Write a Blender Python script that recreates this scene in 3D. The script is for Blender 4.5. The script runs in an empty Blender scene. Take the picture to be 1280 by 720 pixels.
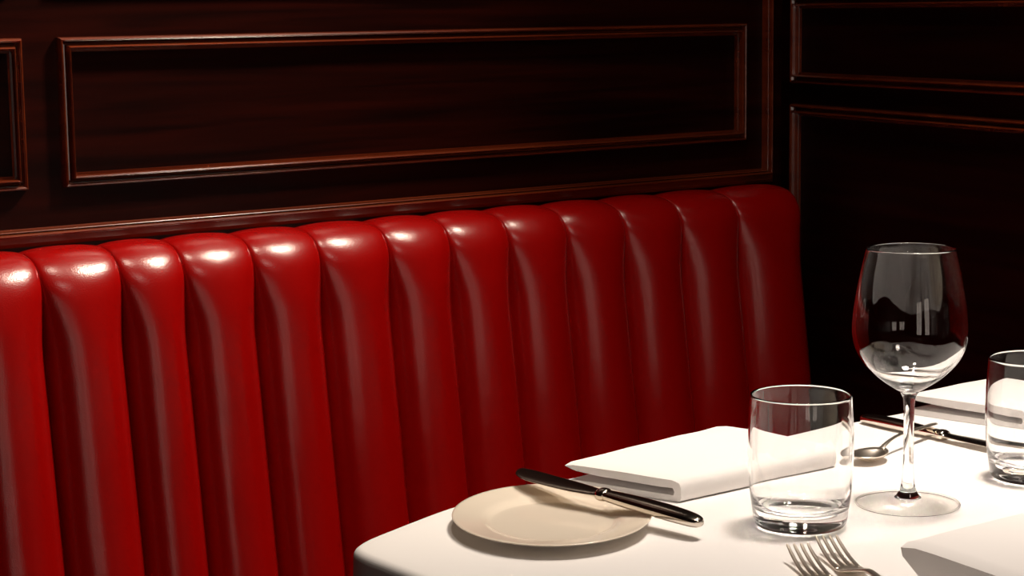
import bpy, bmesh, math, random
from mathutils import Vector, Matrix, noise
random.seed(7)
SC = bpy.context.scene
COL = SC.collection

# ------------------------------------------------------------------ camera
CAM_Z = 1.148171
cd = bpy.data.cameras.new('camera'); cam = bpy.data.objects.new('camera', cd); COL.objects.link(cam)
Rv, Uv, Fv = Vector((0.99992, -0.00178, -0.01265)), Vector((0.01278, 0.13990, 0.99008)), Vector((0, 0.99016, -0.13992))
cam.matrix_world = Matrix(((Rv.x, Uv.x, -Fv.x, 0), (Rv.y, Uv.y, -Fv.y, 0), (Rv.z, Uv.z, -Fv.z, CAM_Z), (0, 0, 0, 1)))
cd.sensor_fit = 'HORIZONTAL'; cd.sensor_width = 36.0; cd.lens = 36.0 * 2480.0 / 1280.0
cd.clip_start = 0.05; cd.clip_end = 50
SC.camera = cam

# ------------------------------------------------------------------ world, exposure
w = bpy.data.worlds.new('world'); SC.world = w; w.use_nodes = True
w.node_tree.nodes['Background'].inputs[0].default_value = (1.0, 0.75, 0.55, 1)
w.node_tree.nodes['Background'].inputs[1].default_value = 0.0
vs = SC.view_settings; vs.view_transform = 'Standard'; vs.look = 'None'; vs.gamma = 1.0; vs.exposure = 0.0
vs.use_curve_mapping = False
cy = SC.cycles
cy.use_denoising = True
cy.max_bounces = 16; cy.diffuse_bounces = 4; cy.glossy_bounces = 6; cy.transmission_bounces = 14; cy.transparent_max_bounces = 12
cy.caustics_reflective = True; cy.caustics_refractive = True; cy.blur_glossy = 0.0
cy.sample_clamp_indirect = 0.0; cy.sample_clamp_direct = 0.0

# wall frame: s runs along the back wall, t out of it into the room, z up
A0 = Vector((-0.5112, 1.9723, 0)); DW = Vector((0.7956, 0.6058, 0)); NW = Vector((0.6058, -0.7956, 0))
def W(s, t, z): return A0 + DW * s + NW * t + Vector((0, 0, z))
K = Vector((0.3600, 2.6357, 0)); D2 = Vector((0.3997, -0.9167, 0)); N2 = Vector((-0.9167, -0.3997, 0))
def W2(a, t, z): return K + D2 * a + N2 * t + Vector((0, 0, z))
CEIL = 2.75
RIGHT_LEN = 6.6; LEFT_S = -2.6
FC = K + D2 * RIGHT_LEN                                   # corner where right wall meets front wall
DF = Vector((-0.9167, -0.3997, 0)); NF = Vector((-0.3997, 0.9167, 0))
def WF(a, t, z): return FC + DF * a + NF * t + Vector((0, 0, z))
LW = W(LEFT_S, 0, 0)

# ------------------------------------------------------------------ lights
def area(name, loc, target, size, power, color, shape='DISK', sy=None, spread=180):
    l = bpy.data.lights.new(name, 'AREA'); l.shape = shape; l.size = size
    if sy: l.size_y = sy
    l.energy = power; l.color = color; l.spread = math.radians(spread)
    o = bpy.data.objects.new(name, l); COL.objects.link(o); o.location = loc
    o.rotation_euler = (Vector(target) - Vector(loc)).to_track_quat('-Z', 'Y').to_euler()
    return o
WARM = (1.0, 0.87, 0.755)
LT = area('ceiling_spot_table', (0.53, 1.69, 2.45), (0.45, 1.66, 0.75), 0.30, 3.6, WARM, spread=52)
LA = area('ceiling_spot_wall', (0.52, 2.12, 2.20), (-0.95, 1.75, 0.80), 0.19, 7.0, (1.0, 0.85, 0.68), spread=68)
LB = area('ceiling_spot_left', (0.05, 1.50, 2.60), (-0.10, 2.15, 0.85), 0.13, 1.9, (1.0, 0.85, 0.68), spread=76)
LC = area('ceiling_spot_room', (0.90, 0.30, 2.50), (0.1, 1.8, 0.75), 0.30, 1.7, WARM, spread=120)
WIN_E = 1.8
WINDOWS = [(0.20, 0.95), (1.75, 1.15)]                     # start, width along the front wall

# ------------------------------------------------------------------ materials
def mat(name, color=(.8, .8, .8), rough=.5, metal=0.0, spec=.5, coat=0.0, coat_rough=.1, trans=0.0, ior=1.5):
    m = bpy.data.materials.new(name); m.use_nodes = True
    b = m.node_tree.nodes['Principled BSDF']
    b.inputs['Base Color'].default_value = (*color, 1); b.inputs['Roughness'].default_value = rough
    b.inputs['Metallic'].default_value = metal; b.inputs['Specular IOR Level'].default_value = spec
    b.inputs['Coat Weight'].default_value = coat; b.inputs['Coat Roughness'].default_value = coat_rough
    b.inputs['Transmission Weight'].default_value = trans; b.inputs['IOR'].default_value = ior
    return m
def nodes(m): return m.node_tree.nodes, m.node_tree.links, m.node_tree.nodes['Principled BSDF']
def tex_map(m, scale=(1, 1, 1), rot=(0, 0, 0)):
    n, l, b = nodes(m)
    g = n.new('ShaderNodeTexCoord'); mp = n.new('ShaderNodeMapping')
    mp.inputs['Scale'].default_value = scale; mp.inputs['Rotation'].default_value = rot
    l.new(g.outputs['Object'], mp.inputs['Vector']); return mp
def add_bump(m, sock, strength, dist):
    n, l, b = nodes(m); bp = n.new('ShaderNodeBump'); bp.inputs['Strength'].default_value = strength
    bp.inputs['Distance'].default_value = dist; l.new(sock, bp.inputs['Height']); l.new(bp.outputs[0], b.inputs['Normal'])

def wood_mat(name, dark, light, rough, coat, ang, sp_=.4):
    m = mat(name, dark, rough, spec=sp_, coat=coat, coat_rough=.12); n, l, b = nodes(m)
    mp = tex_map(m, (1, 1, 1), (0, 0, -ang))
    mp2 = n.new('ShaderNodeMapping'); mp2.inputs['Scale'].default_value = (1.2, 14, 26); l.new(mp.outputs[0], mp2.inputs[0])
    nz = n.new('ShaderNodeTexNoise'); nz.inputs['Scale'].default_value = 2.2; nz.inputs['Detail'].default_value = 8; nz.inputs['Distortion'].default_value = .6
    l.new(mp2.outputs[0], nz.inputs['Vector'])
    cr = n.new('ShaderNodeValToRGB'); cr.color_ramp.elements[0].position = .35; cr.color_ramp.elements[1].position = .72
    cr.color_ramp.elements[0].color = (*dark, 1); cr.color_ramp.elements[1].color = (*light, 1)
    l.new(nz.outputs['Fac'], cr.inputs['Fac']); l.new(cr.outputs[0], b.inputs['Base Color'])
    add_bump(m, nz.outputs['Fac'], .08, .002)
    return m
ANG = math.radians(37.3)
M_WOOD = wood_mat('dark_mahogany_panelling', (0.006, 0.0008, 0.0004), (0.022, 0.0022, 0.0008), .34, .0, ANG, .10)
M_WOOD2 = wood_mat('dark_mahogany_side_wall', (0.006, 0.0008, 0.0004), (0.018, 0.0016, 0.0006), .34, .0, math.radians(-66.4), .08)
M_MOULD = wood_mat('lacquered_mahogany_moulding', (0.080, 0.011, 0.003), (0.140, 0.023, 0.006), .20, 1.0, ANG, .5)

M_LEATHER = mat('red_leather', (0.29, 0.0010, 0.0008), .25, spec=.45, coat=.18, coat_rough=.2)
n, l, b = nodes(M_LEATHER)
mp = tex_map(M_LEATHER); nz = n.new('ShaderNodeTexNoise'); nz.inputs['Scale'].default_value = 9; nz.inputs['Detail'].default_value = 3
l.new(mp.outputs[0], nz.inputs['Vector'])
vz = n.new('ShaderNodeTexVoronoi'); vz.inputs['Scale'].default_value = 700; l.new(mp.outputs[0], vz.inputs['Vector'])
ad = n.new('ShaderNodeMath'); ad.operation = 'MULTIPLY_ADD'; ad.inputs[1].default_value = .03; l.new(vz.outputs['Distance'], ad.inputs[0]); l.new(nz.outputs['Fac'], ad.inputs[2])
add_bump(M_LEATHER, ad.outputs[0], .25, .012)

M_CLOTH = mat('white_table_linen', (0.85, 0.83, 0.82), .85, spec=.15)
n, l, b = nodes(M_CLOTH)
mp = tex_map(M_CLOTH, rot=(0, 0, -ANG)); wv = n.new('ShaderNodeTexWave'); wv.inputs['Scale'].default_value = 500; l.new(mp.outputs[0], wv.inputs['Vector'])
wv2 = n.new('ShaderNodeTexNoise'); wv2.inputs['Scale'].default_value = 7; wv2.inputs['Detail'].default_value = 3; l.new(mp.outputs[0], wv2.inputs['Vector'])
ad = n.new('ShaderNodeMath'); ad.operation = 'MULTIPLY_ADD'; ad.inputs[1].default_value = .02; l.new(wv.outputs['Fac'], ad.inputs[0]); l.new(wv2.outputs['Fac'], ad.inputs[2])
add_bump(M_CLOTH, ad.outputs[0], .25, .004)
M_NAP = mat('white_napkin_linen', (0.88, 0.855, 0.84), .9, spec=.1)
n, l, b = nodes(M_NAP)
mp = tex_map(M_NAP); nz = n.new('ShaderNodeTexNoise'); nz.inputs['Scale'].default_value = 25; nz.inputs['Detail'].default_value = 4; l.new(mp.outputs[0], nz.inputs['Vector'])
add_bump(M_NAP, nz.outputs['Fac'], .25, .003)

M_GLASS = mat('clear_glass', (1, 1, 1), 0.0, trans=1.0, ior=1.45)
M_THIN = bpy.data.materials.new('thin_clear_glass'); M_THIN.use_nodes = True
_n = M_THIN.node_tree; _n.nodes.clear(); _o = _n.nodes.new('ShaderNodeOutputMaterial'); _m = _n.nodes.new('ShaderNodeMixShader')
_t = _n.nodes.new('ShaderNodeBsdfTransparent'); _t.inputs[0].default_value = (.985, .98, .97, 1); _g = _n.nodes.new('ShaderNodeBsdfGlossy'); _g.inputs['Roughness'].default_value = .02
_f = _n.nodes.new('ShaderNodeMath'); _f.operation = 'MULTIPLY_ADD'; _f.inputs[1].default_value = .06; _f.inputs[2].default_value = .015; _l = _n.nodes.new('ShaderNodeLayerWeight'); _l.inputs[0].default_value = .35; _n.links.new(_l.outputs['Facing'], _f.inputs[0])
_n.links.new(_f.outputs[0], _m.inputs[0]); _n.links.new(_t.outputs[0], _m.inputs[1]); _n.links.new(_g.outputs[0], _m.inputs[2]); _n.links.new(_m.outputs[0], _o.inputs[0])
M_PLATE = mat('cream_porcelain', (0.84, 0.75, 0.63), .16, spec=.5, coat=.4, coat_rough=.05)
M_STEEL = mat('polished_steel', (0.72, 0.66, 0.58), .14, metal=1.0)
M_FORK = mat('satin_steel', (0.80, 0.72, 0.62), .30, metal=1.0)
M_BLACK = mat('dark_floor_carpet', (0.02, 0.006, 0.005), .95)
M_CEIL = mat('ceiling_paint', (0.10, 0.07, 0.05), .9)
M_PLAST = mat('plaster_paint', (0.45, 0.34, 0.26), .9)
M_DWOOD = mat('dark_stained_wood', (0.03, 0.01, 0.006), .45)

# ------------------------------------------------------------------ helpers
def link(name, bm, m, parent=None, smooth=True, recalc=True):
    if recalc: bmesh.ops.recalc_face_normals(bm, faces=bm.faces)
    me = bpy.data.meshes.new(name); bm.to_mesh(me); bm.free()
    if smooth:
        for p in me.polygons: p.use_smooth = True
    me.materials.append(m)
    o = bpy.data.objects.new(name, me); COL.objects.link(o)
    if parent: o.parent = parent
    return o
def thing(name, label, cat, loc=(0, 0, 0), rz=0, group=None):
    o = bpy.data.objects.new(name, None); COL.objects.link(o); o.location = loc; o.rotation_euler = (0, 0, rz)
    o.empty_display_size = .05
    return tag(o, label, cat, group)
def tag(o, label, cat, group=None):
    o['label'] = label; o['category'] = cat
    if group: o['group'] = group
    return o
def struct(o): o['kind'] = 'structure'; return o
def prism(bm, pts, z0, z1):
    lo = [bm.verts.new((p[0], p[1], z0)) for p in pts]; hi = [bm.verts.new((p[0], p[1], z1)) for p in pts]
    k = len(pts)
    bm.faces.new(lo[::-1]); bm.faces.new(hi)
    for i in range(k): bm.faces.new((lo[i], lo[(i + 1) % k], hi[(i + 1) % k], hi[i]))
def slab(a, b, thick, z0, z1, side):
    """wall between points a and b, thickness away from the room"""
    bm = bmesh.new(); o = side * thick
    prism(bm, [a, b, b + o, a + o], z0, z1); return bm
def lathe(prof, seg=72, closed=True):
    """profile [(r,z)...]; r==0 points become poles; closed joins last to first when both are off axis"""
    bm = bmesh.new(); rings = []
    for r, z in prof:
        if r < 1e-6: rings.append([bm.verts.new((0, 0, z))])
        else: rings.append([bm.verts.new((r * math.cos(2 * math.pi * i / seg), r * math.sin(2 * math.pi * i / seg), z)) for i in range(seg)])
    pairs = list(zip(rings, rings[1:]))
    if closed and len(rings[0]) > 1 and len(rings[-1]) > 1: pairs.append((rings[-1], rings[0]))
    for A, B in pairs:
        for i in range(seg):
            j = (i + 1) % seg
            if len(A) == 1 and len(B) == 1: continue
            if len(A) == 1: bm.faces.new((A[0], B[i], B[j]))
            elif len(B) == 1: bm.faces.new((A[i], B[0], A[j]))
            else: bm.faces.new((A[i], B[i], B[j], A[j]))
    return bm
def smooth_profile(pts, n=6):
    """Catmull-Rom through the points"""
    P = [Vector((p[0], p[1], 0)) for p in pts]; out = []
    for i in range(len(P) - 1):
        p0 = P[max(i - 1, 0)]; p1 = P[i]; p2 = P[i + 1]; p3 = P[min(i + 2, len(P) - 1)]
        for k in range(n):
            t = k / n
            q = .5 * ((2 * p1) + (p2 - p0) * t + (2 * p0 - 5 * p1 + 4 * p2 - p3) * t * t + (3 * p1 - p0 - 3 * p2 + p3) * t ** 3)
            out.append((max(q.x, 0), q.y))
    out.append((P[-1].x, P[-1].y)); return out
def loft(rings, cap=True):
    bm = bmesh.new(); V = [[bm.verts.new(p) for p in r] for r in rings]; k = len(V[0])
    for A, B in zip(V, V[1:]):
        for i in range(k):
            bm.faces.new((A[i], A[(i + 1) % k], B[(i + 1) % k], B[i]))
    if cap: bm.faces.new(V[0][::-1]); bm.faces.new(V[-1])
    return bm

# ------------------------------------------------------------------ room shell
rs = W2(0, 0, 0)
corner = rs
struct(link('wall_back', slab(LW, corner, .12, 0, CEIL, -NW), M_WOOD, smooth=False))
struct(link('wall_right', slab(corner, FC, .12, 0, CEIL, -N2), M_WOOD2, smooth=False))
FRONT_LEN = 6.2
FL = WF(FRONT_LEN, 0, 0)
# front wall pieces around the two windows
bm = bmesh.new()
def fw(a0, a1, z0, z1): prism(bm, [WF(a0, 0, 0), WF(a1, 0, 0), WF(a1, -.12, 0), WF(a0, -.12, 0)], z0, z1)
xs = [0.0]
for a0_, ww in WINDOWS: xs += [a0_, a0_ + ww]
xs.append(FRONT_LEN)
for i in range(0, len(xs), 2): fw(xs[i], xs[i + 1], 0, CEIL)
for a0_, ww in WINDOWS: fw(a0_, a0_ + ww, 0, .25); fw(a0_, a0_ + ww, 2.0, CEIL)
struct(link('wall_front', bm, M_PLAST, smooth=False))
side_dir = (LW - FL).normalized(); side_n = Vector((-side_dir.y, side_dir.x, 0))
struct(link('wall_left', slab(FL, LW, .12, 0, CEIL, side_n), M_DWOOD, smooth=False))
poly = [LW, corner, FC, FL]
bm = bmesh.new(); prism(bm, poly, -.1, 0); struct(link('floor', bm, M_BLACK, smooth=False))
bm = bmesh.new(); prism(bm, poly, CEIL, CEIL + .1); struct(link('ceiling', bm, M_CEIL, smooth=False))
M_SKYGLOW = bpy.data.materials.new('bright_window_pane'); M_SKYGLOW.use_nodes = True
nt = M_SKYGLOW.node_tree; nt.nodes.clear(); em = nt.nodes.new('ShaderNodeEmission'); ou = nt.nodes.new('ShaderNodeOutputMaterial')
em.inputs[0].default_value = (1.0, .82, .70, 1); em.inputs[1].default_value = WIN_E; nt.links.new(em.outputs[0], ou.inputs[0])
for wi, (a0_, ww) in enumerate(WINDOWS):
    bm = bmesh.new()
    for x0, x1, z0, z1 in [(0, .05, .25, 2.0), (ww - .05, ww, .25, 2.0), (.05, ww - .05, .25, .31), (.05, ww - .05, 1.94, 2.0),
                           (ww / 2 - .02, ww / 2 + .02, .31, 1.94)]:
        prism(bm, [WF(a0_ + x0, -.01, 0), WF(a0_ + x1, -.01, 0), WF(a0_ + x1, -.06, 0), WF(a0_ + x0, -.06, 0)], z0, z1)
    wn = struct(link('window_%d' % (wi + 1), bm, M_DWOOD, smooth=False))
    bm = bmesh.new()
    prism(bm, [WF(a0_ + .04, -.065, 0), WF(a0_ + ww - .04, -.065, 0), WF(a0_ + ww - .04, -.075, 0), WF(a0_ + .04, -.075, 0)], .29, 1.96)
    link('pane', bm, M_SKYGLOW, wn, smooth=False)

# mouldings: (inset from the outer edge, height off the wall)
def bead(w0, w1, h, base=0.0, k=6):
    return [(w0 + (w1 - w0) * (.5 - .5 * math.cos(math.pi * i / k)), base + h * math.sin(math.pi * i / k)) for i in range(k + 1)]
PROF = [(0, -.002)] + bead(0, .0055, .009, 0.001) + [(.0058, .003), (.0078, .004)] + bead(.0082, .0125, .010, .003) + [(.0150, .0035), (.0150, -.002)]
def frame(f, a0, a1, z0, z1, name, m=M_MOULD, prof=PROF):
    bm = bmesh.new(); loops = []
    for o, h in prof:
        loops.append([bm.verts.new(f(a, h, z)) for a, z in ((a0 + o, z0 + o), (a1 - o, z0 + o), (a1 - o, z1 - o), (a0 + o, z1 - o))])
    for A, B in zip(loops, loops[1:]):
        for i in range(4): bm.faces.new((A[i], A[(i + 1) % 4], B[(i + 1) % 4], B[i]))
    A, B = loops[-1], loops[0]
    for i in range(4): bm.faces.new((A[i], A[(i + 1) % 4], B[(i + 1) % 4], B[i]))
    o = link(name, bm, m, smooth=False); return struct(o)
frame(W, 0.0683, 1.0240, 0.9725, 1.1245, 'trim_1')
frame(W, -0.93, 0.0300, 0.9725, 1.1245, 'trim_2')
frame(W, -1.93, -0.97, 0.9725, 1.1245, 'trim_3')
# outer field moulding whose lower rail runs right above the banquette
PROF2 = [(-.012, -.002), (-.012, .003), (-.008, .0055), (-.002, .006)] + bead(-.0015, .0026, .0080, .0065) + bead(.0026, .005, .004, .0055) + [(.0055, .003), (.007, -.002)]
frame(W, -2.2, 1.0655, 0.9275, 2.35, 'trim_4', prof=PROF2)
frame(W, 0.0683, 1.0240, 1.175, 2.10, 'trim_5')
frame(W, -0.93, 0.0300, 1.175, 2.10, 'trim_6')
frame(W2, 0.034, 0.95, 1.0455, 1.1575, 'trim_7')
frame(W2, 0.034, 0.95, 0.16, 1.0195, 'trim_8')
frame(W2, 0.99, 2.2, 1.0455, 1.1575, 'trim_9')
frame(W2, 0.99, 2.2, 0.16, 1.0195, 'trim_10')
frame(W2, 0.034, 0.95, 1.19, 2.35, 'trim_11')

# ------------------------------------------------------------------ banquette
banq = thing('banquette', 'long red leather banquette with vertical padded channels along the panelled wall', 'banquette', tuple(W(-.3, .1, 0)), ANG)
inv = Matrix.Translation(W(-.3, .1, 0)) @ Matrix.Rotation(ANG, 4, 'Z'); inv = inv.inverted()
S = [-0.260, -0.170, -0.083, 0.002, 0.0860, 0.1560, 0.2372, 0.3181, 0.4060, 0.4880, 0.5700, 0.6550, 0.7440, 0.8350, 0.9300, 1.0400]
BUL = .037
# outer (crest) profile in (t,z), from the wall over the top and down the slanted front
crest = smooth_profile([(.006, .9090), (.030, .9175), (.055, .9190), (.080, .9110), (.099, .8900), (.109, .8600), (.116, .8200),
                        (.128, .7300), (.141, .6300), (.153, .5400), (.160, .4700)], 6)
def nrm(i):
    a = crest[max(i - 1, 0)]; b_ = crest[min(i + 1, len(crest) - 1)]; d = Vector((b_[0] - a[0], b_[1] - a[1])); d.normalize(); return Vector((-d.y, d.x))
NU = 22
for ci in range(len(S) - 1):
    s0, s1 = S[ci], S[ci + 1]; last = ci == len(S) - 2
    rows = []
    rr = random.Random(ci); wob = rr.uniform(-1, 1); wob2 = rr.uniform(0, 6)
    for i, (t, z) in enumerate(crest):
        nn = nrm(i); row = []
        for k in range(NU + 1):
            u = k / NU; x = 2 * u - 1
            e = 2.0
            prof_ = (max(0, 1 - abs(x) ** e)) ** .5
            if last and x > 0: prof_ = (max(0, 1 - abs(x) ** 2.6)) ** .55
            depth = BUL * (1 - prof_)
            uu = .5 + .5 * math.sin(x * math.pi / 2) * (1.0)          # denser near the seams
            xx = 2 * uu - 1
            prof_ = (max(0, 1 - abs(xx) ** e)) ** .5
            depth = BUL * (1 - prof_)
            if last and xx > 0: depth = .040 * (1 - (max(0, 1 - abs(xx) ** 2.6)) ** .5)
            topf = min(1.0, max(0.0, (.919 - z) / .105)) if t > .05 else 0.0
            depth *= .16 + .84 * topf * topf * (3 - 2 * topf)
            wav = .0010 * math.sin(z * 9 + wob2) * (1 - abs(xx))
            tt = t + nn.x * -depth * (1 if nn.x > 0 else 1); zz = z + nn.y * -depth
            tt = max(tt, .004 + .001 * abs(x))
            row.append(W(s0 + (s1 - s0) * uu + wav + .0012 * wob * math.sin(z * 7) * (1 - abs(xx)), tt, zz))
        rows.append(row)
    bm = bmesh.new(); V = [[bm.verts.new(inv @ p) for p in r] for r in rows]
    for A, B in zip(V, V[1:]):
        for k in range(NU): bm.faces.new((A[k], A[k + 1], B[k + 1], B[k]))
    # sides and back closing towards the wall
    for k, sgn in ((0, 1), (NU, -1)):
        back = [bm.verts.new(inv @ W((S[ci] if k == 0 else S[ci + 1]), .003, min(p_[1], .89))) for p_ in crest]
        for i in range(len(crest) - 1): bm.faces.new((V[i][k], V[i + 1][k], back[i + 1], back[i]))
    o = link('backrest_channel', bm, M_LEATHER, banq, recalc=True)
# seat, front roll and plinth
bm = bmesh.new()
seat_prof = [(.10, .33), (.10, .455), (.30, .470), (.52, .468), (.565, .455), (.585, .425), (.585, .37), (.575, .33)]
def ext(prof, sa, sb, shift=0.0):
    A = [inv @ W(sa, t, z) for t, z in prof]; B = [inv @ W(sb - shift * t, t, z) for t, z in prof]
    return loft([A, B])
link('seat', ext(smooth_profile(seat_prof, 4), S[0], 1.05, .26), M_LEATHER, banq)
link('plinth', ext([(.02, 0), (.02, .33), (.54, .33), (.54, 0)], S[0], 1.03, .26), M_DWOOD, banq, smooth=False)

# ------------------------------------------------------------------ table and cloth
TOP = 0.75
T0 = W(.38, .90, 0)
tb = thing('dining_table', 'rectangular restaurant table hidden under the white cloth beside the red banquette', 'table', tuple(T0), ANG)
link('pedestal', lathe([(0, .03), (.05, .03), (.035, .06), (.035, .70), (.09, .714), (0, .714)], 32), M_DWOOD, tb)
link('pedestal_base', lathe([(0, 0.0), (.24, 0.0), (.24, .012), (.06, .032), (0, .032)], 40), M_DWOOD, tb)

left_pts = [(-.0190, 1.04), (-.0195, .95), (-.0185, .85), (-.0170, .75), (-.0172, .700), (-.0160, .674), (-.0095, .656), (.010, .6425),
            (.040, .6305), (.071, .6188), (.105, .607), (.141, .5985), (.2074, .5895), (.33, .5865), (.50, .5860), (.6158, .5865), (.70, .5885)]
right_pts = [(.78, .594), (.825, .606), (.838, .64), (.825, .72), (.77, .95), (.725, 1.12), (.705, 1.165), (.66, 1.185), (.6, 1.19), (.4, 1.193), (.2, 1.192), (.05, 1.185), (.0, 1.165), (-.016, 1.12)]
ctl = left_pts + right_pts
inv_t = (Matrix.Translation(T0) @ Matrix.Rotation(ANG, 4, 'Z')).inverted()
def crloop(P, n):
    out = []; k = len(P)
    for i in range(k):
        p0, p1, p2, p3 = (Vector((*P[(i + j) % k], 0)) for j in (-1, 0, 1, 2))
        for q in range(n):
            t = q / n
            out.append(.5 * ((2 * p1) + (p2 - p0) * t + (2 * p0 - 5 * p1 + 4 * p2 - p3) * t * t + (3 * p1 - p0 - 3 * p2 + p3) * t ** 3))
    return out
out2 = crloop(ctl, 8); Nn = len(out2)
cen = Vector((.38, .90, 0))
nor = []
for i in range(Nn):
    d = (out2[(i + 1) % Nn] - out2[i - 1]).normalized(); nn = Vector((d.y, -d.x, 0))
    if nn.dot(out2[i] - cen) < 0: nn = -nn
    nor.append(nn)
arc = [0]
for i in range(1, Nn): arc.append(arc[-1] + (out2[i] - out2[i - 1]).length)
TOT = arc[-1]
bm = bmesh.new(); prism(bm, [inv_t @ W(*((cen + (p - cen) * .955)[:2]), 0) for p in out2], .715, .7470)
link('tabletop', bm, M_DWOOD, tb, smooth=False)
bm = bmesh.new(); rings = []
def ring(fn): rings.append([bm.verts.new(fn(i)) for i in range(Nn)])
RAD = .007
for sc_ in (.25, .5, .72, .86, .92, .95):
    ring(lambda i: W(*((cen + (out2[i] - cen) * sc_)[:2]), TOP))
for a in (0, 25, 50, 72, 90):
    a = math.radians(a)
    ring(lambda i: W(*((out2[i] + nor[i] * (RAD * math.sin(a) - RAD))[:2]), TOP - RAD * (1 - math.cos(a))))
for q in range(1, 13):
    d = .26 * q / 12
    def f(i, d=d):
        ph = 2 * math.pi * 13 * arc[i] / TOT
        amp = .030 * (d / .26) ** 1.2
        off = amp * (.55 + .45 * math.sin(ph + .8 * math.sin(ph * .37))) + d * .03
        return W(*((out2[i] + nor[i] * off)[:2]), TOP - RAD - d)
    ring(f)
for A, B in zip(rings, rings[1:]):
    for i in range(Nn): bm.faces.new((A[i], A[(i + 1) % Nn], B[(i + 1) % Nn], B[i]))
cv = bm.verts.new(W(*cen[:2], TOP))
for i in range(Nn): bm.faces.new((cv, rings[0][i], rings[0][(i + 1) % Nn]))
cl = link('tablecloth', bm, M_CLOTH)
md = cl.modifiers.new('thickness', 'SOLIDIFY'); md.thickness = .0012; md.offset = -1
tag(cl, 'white linen tablecloth draped over the table', 'tablecloth')
EPS = .0004

# ------------------------------------------------------------------ glassware
def tumbler(name, loc, label, grp):
    outer = smooth_profile([(.0300, 0), (.0335, .0012), (.0355, .0045), (.0368, .012), (.0388, .028), (.0402, .048), (.0404, .066), (.0397, .086), (.0387, .1020)], 5)
    rim = [(.0386, .1028), (.0380, .1031), (.0374, .1027)]
    inner = smooth_profile([(.0373, .1015), (.0383, .086), (.0390, .066), (.0388, .048), (.0372, .028), (.0345, .0185), (.0290, .0145), (.0180, .0135), (0, .0133)], 5)
    prof = [(0, .0016), (.022, .0014), (.026, .0004)] + outer + rim + inner
    o = link(name, lathe(prof, 96, False), M_GLASS); o.location = loc
    return tag(o, label, 'glass', grp)
t1 = tumbler('water_tumbler', (0.2197, 1.4884, TOP + EPS), 'short clear water tumbler standing beside the folded napkin, in front of the fork tines', 'water tumblers on the table')
t2 = tumbler('water_tumbler', (0.4366, 1.6315, TOP + EPS), 'clear water tumbler cut off by the right edge, right of the wine glass', 'water tumblers on the table')

wg = thing('wine_glass', 'tall empty stemmed wine glass between the two tumblers', 'wine glass', (0.3145, 1.5483, TOP + EPS), 0)
foot_p = smooth_profile([(0, .0022), (.010, .0018), (.022, .0010), (.032, .0005), (.0400, .0002), (.0414, .0006), (.0412, .0012), (.0400, .0016), (.032, .0022), (.022, .0030), (.012, .0044), (0, .0052)], 3)
link('foot', lathe(foot_p, 96, False), M_THIN, wg)
rim_p = [(.0407 + .0009 * math.cos(a_ * math.pi / 6), .0011 + .0009 * math.sin(a_ * math.pi / 6)) for a_ in range(12)]
link('foot_rim', lathe(rim_p, 128, True), M_GLASS, wg)
foot_stem = [(0, .0054), (.0095, .0054), (.0108, .0060), (.0090, .0082), (.0064, .0130), (.0048, .0220), (.0042, .0400), (.0041, .0600), (.0043, .0780), (.0052, .0870), (.0075, .0915)]
bowl_o = [(.0140, .0958), (.0225, .1015), (.0305, .1085), (.0375, .1165), (.0427, .1260), (.0451, .1360), (.0455, .1450), (.0444, .1580), (.0420, .1740), (.0388, .1900), (.0352, .2055)]
bowl_i = [(.0343, .2053), (.0380, .1900), (.0412, .1740), (.0436, .1580), (.0447, .1450), (.0443, .1362), (.0419, .1266), (.0367, .1174), (.0297, .1096), (.0215, .1030), (.0120, .0985), (.0050, .0972), (0, .0970)]
stem_p = smooth_profile(foot_stem[1:], 4)
link('stem', lathe([(0, .0053)] + stem_p + [(0, .0915)], 64, False), M_GLASS, wg)
prof = smooth_profile([(.0001, .0917), (.0070, .0920)] + bowl_o, 4) + [(.0351, .2066), (.0347, .2070), (.0343, .2065)] + smooth_profile(bowl_i, 4)
link('bowl', lathe(prof, 128, False), M_GLASS, wg)

# ------------------------------------------------------------------ bread plate
pp = smooth_profile([(0, .0012), (.040, .0012), (.0435, .0000), (.0455, .0010), (.0500, .0052), (.0620, .0098), (.0735, .0128), (.0770, .0136)], 4)
pp += [(.0774, .0142), (.0771, .0149)] + smooth_profile([(.0755, .0150), (.0640, .0122), (.0560, .0100), (.0520, .0078), (.0490, .0056), (.0440, .0045), (.0200, .0042), (0, .0042)], 4)
pp = [(r_, z_ * .70) for r_, z_ in pp]
pbm = lathe(pp, 96, False)
for v_ in pbm.verts: v_.co.y *= 1.23                      # slightly oval plate
pl = link('bread_plate', pbm, M_PLATE); pl.location = (0.0285, 1.4965, TOP + EPS)
tag(pl, 'cream porcelain side plate near the left end of the table', 'plate')

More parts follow.
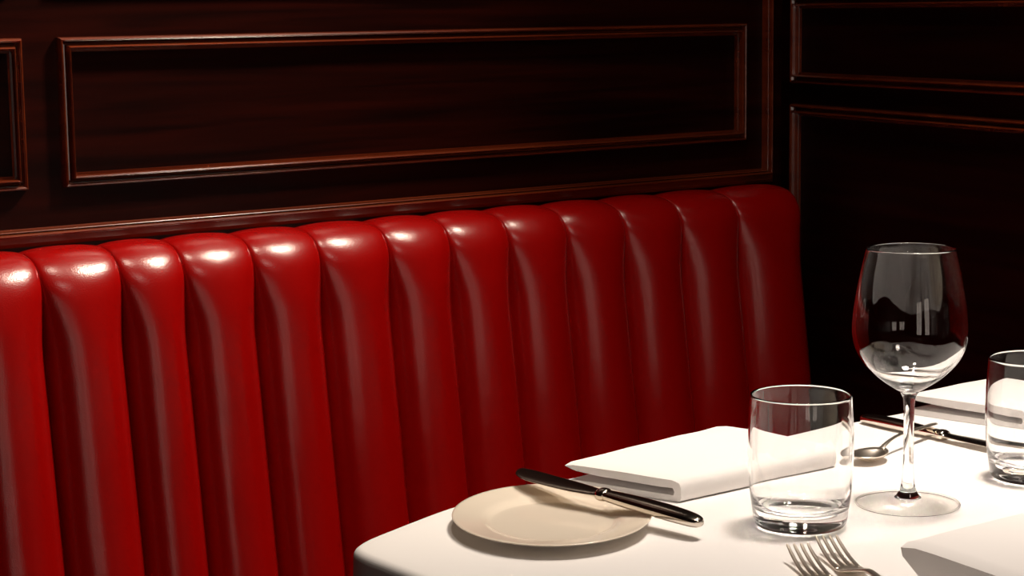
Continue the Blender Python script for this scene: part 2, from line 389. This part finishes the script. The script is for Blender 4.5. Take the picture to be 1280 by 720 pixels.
# ------------------------------------------------------------------ napkins
def napkin(name, A, B, C_, D, H, label, tl=.27, gap=.5, over=0.0, z0=TOP, tu=.40, seed=0):
    """book-folded napkin: A-B open edge, D-C spine (fold); flaps part towards the open edge"""
    tU = H * tu; tL = H * tl
    sec = []                                                     # (w, z) closed section, w=0 open edge .. 1 spine
    top = [(.0 - over, H * .90), (.06, H * .985), (.2, H), (.5, H * 1.01), (.8, H), (.93, H * .965), (.98, H * .86), (.997, H * .66)]
    side = [(1.0, H * .45), (.998, H * .2), (.985, H * .04)]
    bot = [(.9, 0), (.6, 0), (.3, 0), (.03, 0), (0, tL * .15), (.0, tL * .6), (.03, tL * .95), (.25, tL), (.5, tL), (.8, tL * 1.0), (.93, tL * 1.02)]
    inn = [(.945, H * .45), (.93, H - tU * .98), (.8, H - tU), (.5, H - tU * .98), (.25, H - tU * .9), (.08, H - tU * .72), (.01 - over, H - tU * .35)]
    sec = top + side + bot + inn
    nv = 26; rings = []
    A, B, C_, D = (Vector((*p, 0)) for p in (A, B, C_, D))
    for j in range(nv + 1):
        v = j / nv
        L0 = A.lerp(B, v); L1 = D.lerp(C_, v)
        rnd = 1.0
        e = min(v, 1 - v) * nv
        squash = 1 - .10 * max(0, 1 - e) ** 2
        r = []
        for (w_, z_) in sec:
            p = L0.lerp(L1, w_)
            nz_ = noise.noise(Vector((p.x * 18 + seed, p.y * 18, z_ * 40)))
            z2 = z_ * squash
            if z_ > H * .5: z2 += .0010 * nz_ * (1 if abs(z_) > 0 else 0)
            q = L0.lerp(L1, w_ + .004 * noise.noise(Vector((v * 6, z_ * 90, seed))))
            # rounded ends of each layer
            if e < 1.0: q = q + (B - A).normalized() * (.0012 * (1 if v < .5 else -1)) * (1 - abs(2 * ((z_ / H) % .5) / .5 - 1))
            r.append((q.x, q.y, z0 + EPS + max(z2, 0)))
        rings.append(r)
    bm = loft(rings)
    o = link(name, bm, M_NAP, smooth=True)
    for e_ in o.data.edges: pass
    md = o.modifiers.new('edge', 'EDGE_SPLIT'); md.split_angle = math.radians(50)
    return tag(o, label, 'napkin', 'folded white napkins on the table')
napkin('folded_napkin', (.0440, 1.6300), (.1930, 1.7750), (.2850, 1.6800), (.1340, 1.5620), .0200, 'thick folded white napkin behind the bread plate and knife', over=.02, seed=1)
napkin('folded_napkin', (.3840, 1.9030), (.4920, 1.9850), (.5760, 1.8880), (.4800, 1.8130), .0215, 'folded white napkin at the far side behind the wine glass stem', seed=5)
napkin('folded_napkin', (.2680, 1.3190), (.4080, 1.4250), (.4780, 1.3150), (.3350, 1.2000), .0330, 'folded white napkin in the near right corner, only its pointed corner showing', over=.05, tu=.86, tl=.05, seed=9)

# ------------------------------------------------------------------ cutlery
def rrect(wd, th, n=5, sq=.5):
    """super-ellipse cross section"""
    out = []
    for i in range(4 * n):
        a = 2 * math.pi * i / (4 * n); c, s_ = math.cos(a), math.sin(a)
        out.append((wd / 2 * math.copysign(abs(c) ** sq, c), th / 2 * math.copysign(abs(s_) ** sq, s_)))
    return out
def bar(stations, sq=.6, roll=None):
    """stations (x, yc, zc, width, thickness)"""
    rings = []
    for k, (x, yc, zc, wd, th) in enumerate(stations):
        a = roll or 0
        rings.append([(x, yc + p * math.cos(a) - q * math.sin(a), zc + p * math.sin(a) + q * math.cos(a)) for p, q in rrect(wd, th, 6, sq)])
    return loft(rings)
def resample(st, n):
    out = []
    for i in range(len(st) - 1):
        p0, p1, p2, p3 = st[max(i - 1, 0)], st[i], st[i + 1], st[min(i + 2, len(st) - 1)]
        for k in range(n):
            t = k / n
            out.append(tuple(.5 * ((2 * b_) + (c - a) * t + (2 * a - 5 * b_ + 4 * c - d) * t * t + (3 * b_ - a - 3 * c + d) * t ** 3) for a, b_, c, d in zip(p0, p1, p2, p3)))
    out.append(st[-1]); return out
def knife(name, butt, ang, label, length=.205, z=0.0, pitch=0.0, roll=0.0):
    r = thing(name, label, 'knife', (butt[0], butt[1], z), 0, 'table knives')
    r.rotation_euler = Matrix.Rotation(ang, 3, 'Z').to_4x4().to_3x3().to_euler()
    r.rotation_mode = 'XYZ'
    m = Matrix.Rotation(ang, 3, 'Z') @ Matrix.Rotation(-pitch, 3, 'Y') @ Matrix.Rotation(roll, 3, 'X')
    r.rotation_euler = m.to_euler()
    h = [(0, 0, .0040, .006, .005), (.003, 0, .0043, .0115, .0074), (.012, 0, .0048, .0150, .0090), (.035, 0, .0052, .0168, .0100), (.065, 0, .0052, .0158, .0096), (.088, 0, .0050, .0132, .0086), (.098, 0, .0050, .0118, .0078)]
    link('handle', bar(resample(h, 4), .75), M_STEEL, r)
    c = [(.0975, 0, .0050, .0124, .0088), (.100, 0, .0050, .0142, .0100), (.1035, 0, .0050, .0142, .0098), (.106, 0, .0050, .0120, .0080)]
    link('collar', bar(resample(c, 3), .9), M_STEEL, r)
    L = length
    bl = [(.1055, 0, .0050, .0120, .0040), (.115, .0006, .0050, .0150, .0030), (.135, .0018, .0050, .0190, .0026), (.160, .0026, .0050, .0205, .0022), (L - .018, .0024, .0050, .0200, .0019), (L - .006, .0006, .0050, .0150, .0016), (L - .001, -.0016, .0050, .0075, .0013), (L, -.0024, .0050, .0025, .0010)]
    link('blade', bar(resample(bl, 4), .8), M_STEEL, r)
    return r
import math as _m
knife('table_knife', (0.1400, 1.4500), _m.atan2(.147, -.1385), 'table knife lying across the side plate rim in front of the thick napkin', .200, TOP + .0092, _m.atan2(.0070, .186), -.14)
knife('table_knife', (0.3340, 1.8640), _m.atan2(-.120, .085), 'table knife on the far side, lying in front of the back napkin', .215, TOP + .0006)

def fork(name, tip, ang, label):
    """x=0 at tine tips, handle runs +x"""
    r = thing(name, label, 'fork', (tip[0], tip[1], TOP + EPS), ang, 'silver forks at the near setting')
    Wf = .0215; bm = bmesh.new()
    def zz(x):      # tine curve in side view
        return .0105 * max(0, 1 - x / .050) ** 2 + .0018 + (.010 * max(0, min(1, (x - .055) / .035)) if x < .12 else .010 * max(0, 1 - (x - .12) / .09))
    hd = []
    for x, wd, th in [(.047, .0200, .0022), (.052, .0212, .0022), (.060, .0205, .0022), (.070, .0150, .0024), (.082, .0080, .0028), (.095, .0056, .0030), (.120, .0060, .0028), (.150, .0085, .0025), (.180, .0110, .0024), (.196, .0100, .0023), (.200, .0050, .0020)]:
        hd.append((x, 0, zz(x), wd, th))
    link('handle', bar(resample(hd, 4), .7), M_FORK, r)
    for k in range(4):
        y0 = (-.00805 + k * .00537)
        st = []
        for x, wd in [(0, .0010), (.002, .0021), (.010, .0027), (.025, .0030), (.040, .0034), (.050, .0040)]:
            st.append((x, y0 * (1.0 if x > .02 else .96), zz(x), wd, .0017 if x > .004 else .0012))
        link('tine', bar(resample(st, 4), .8), M_FORK, r)
    return r
FA = _m.radians(-80.5)
fork('fork', (0.2035, 1.3905), FA, 'left one of the two silver forks at the bottom edge')
fork('fork', (0.2275, 1.4115), FA, 'right one of the two silver forks at the bottom edge, nearer the wine glass')

# small spoon: bowl beside tumbler, handle end resting on the far knife
sp = thing('teaspoon', 'small silver spoon between the tumbler and the wine glass stem', 'spoon', (0.3120, 1.7000, TOP + EPS), 0)
sp_dir = Vector((0.072, 0.094, 0)); sa = _m.atan2(sp_dir.y, sp_dir.x)
sp.rotation_euler = (0, 0, sa)
bm = bmesh.new(); NR, NA = 7, 36; V = []
def bowl_pt(rf, a, dz):
    x = .0225 * rf * math.cos(a); y = .0145 * rf * math.sin(a) * (1 - .12 * math.cos(a))
    return (x, y, .0012 + .0065 * rf ** 2 + dz)
topc = bm.verts.new((0, 0, .0020)); botc = bm.verts.new((0, 0, .0008))
T_ = [[bm.verts.new(bowl_pt(r_ / NR, 2 * math.pi * k / NA, .0008)) for k in range(NA)] for r_ in range(1, NR + 1)]
B_ = [[bm.verts.new(bowl_pt(r_ / NR, 2 * math.pi * k / NA, -.0003)) for k in range(NA)] for r_ in range(1, NR + 1)]
for G, c in ((T_, topc), (B_, botc)):
    for k in range(NA): bm.faces.new((c, G[0][k], G[0][(k + 1) % NA]))
    for A, B in zip(G, G[1:]):
        for k in range(NA): bm.faces.new((A[k], B[k], B[(k + 1) % NA], A[(k + 1) % NA]))
for k in range(NA): bm.faces.new((T_[-1][k], B_[-1][k], B_[-1][(k + 1) % NA], T_[-1][(k + 1) % NA]))
link('bowl', bm, M_FORK, sp)
hs = [(.0205, 0, .0072, .0060, .0018), (.030, 0, .0105, .0040, .0022), (.050, 0, .0135, .0034, .0022), (.080, 0, .0130, .0044, .0018), (.110, 0, .0118, .0066, .0015), (.126, 0, .0112, .0068, .0014), (.131, 0, .0110, .0030, .0012)]
link('handle', bar(resample(hs, 4), .8), M_FORK, sp)
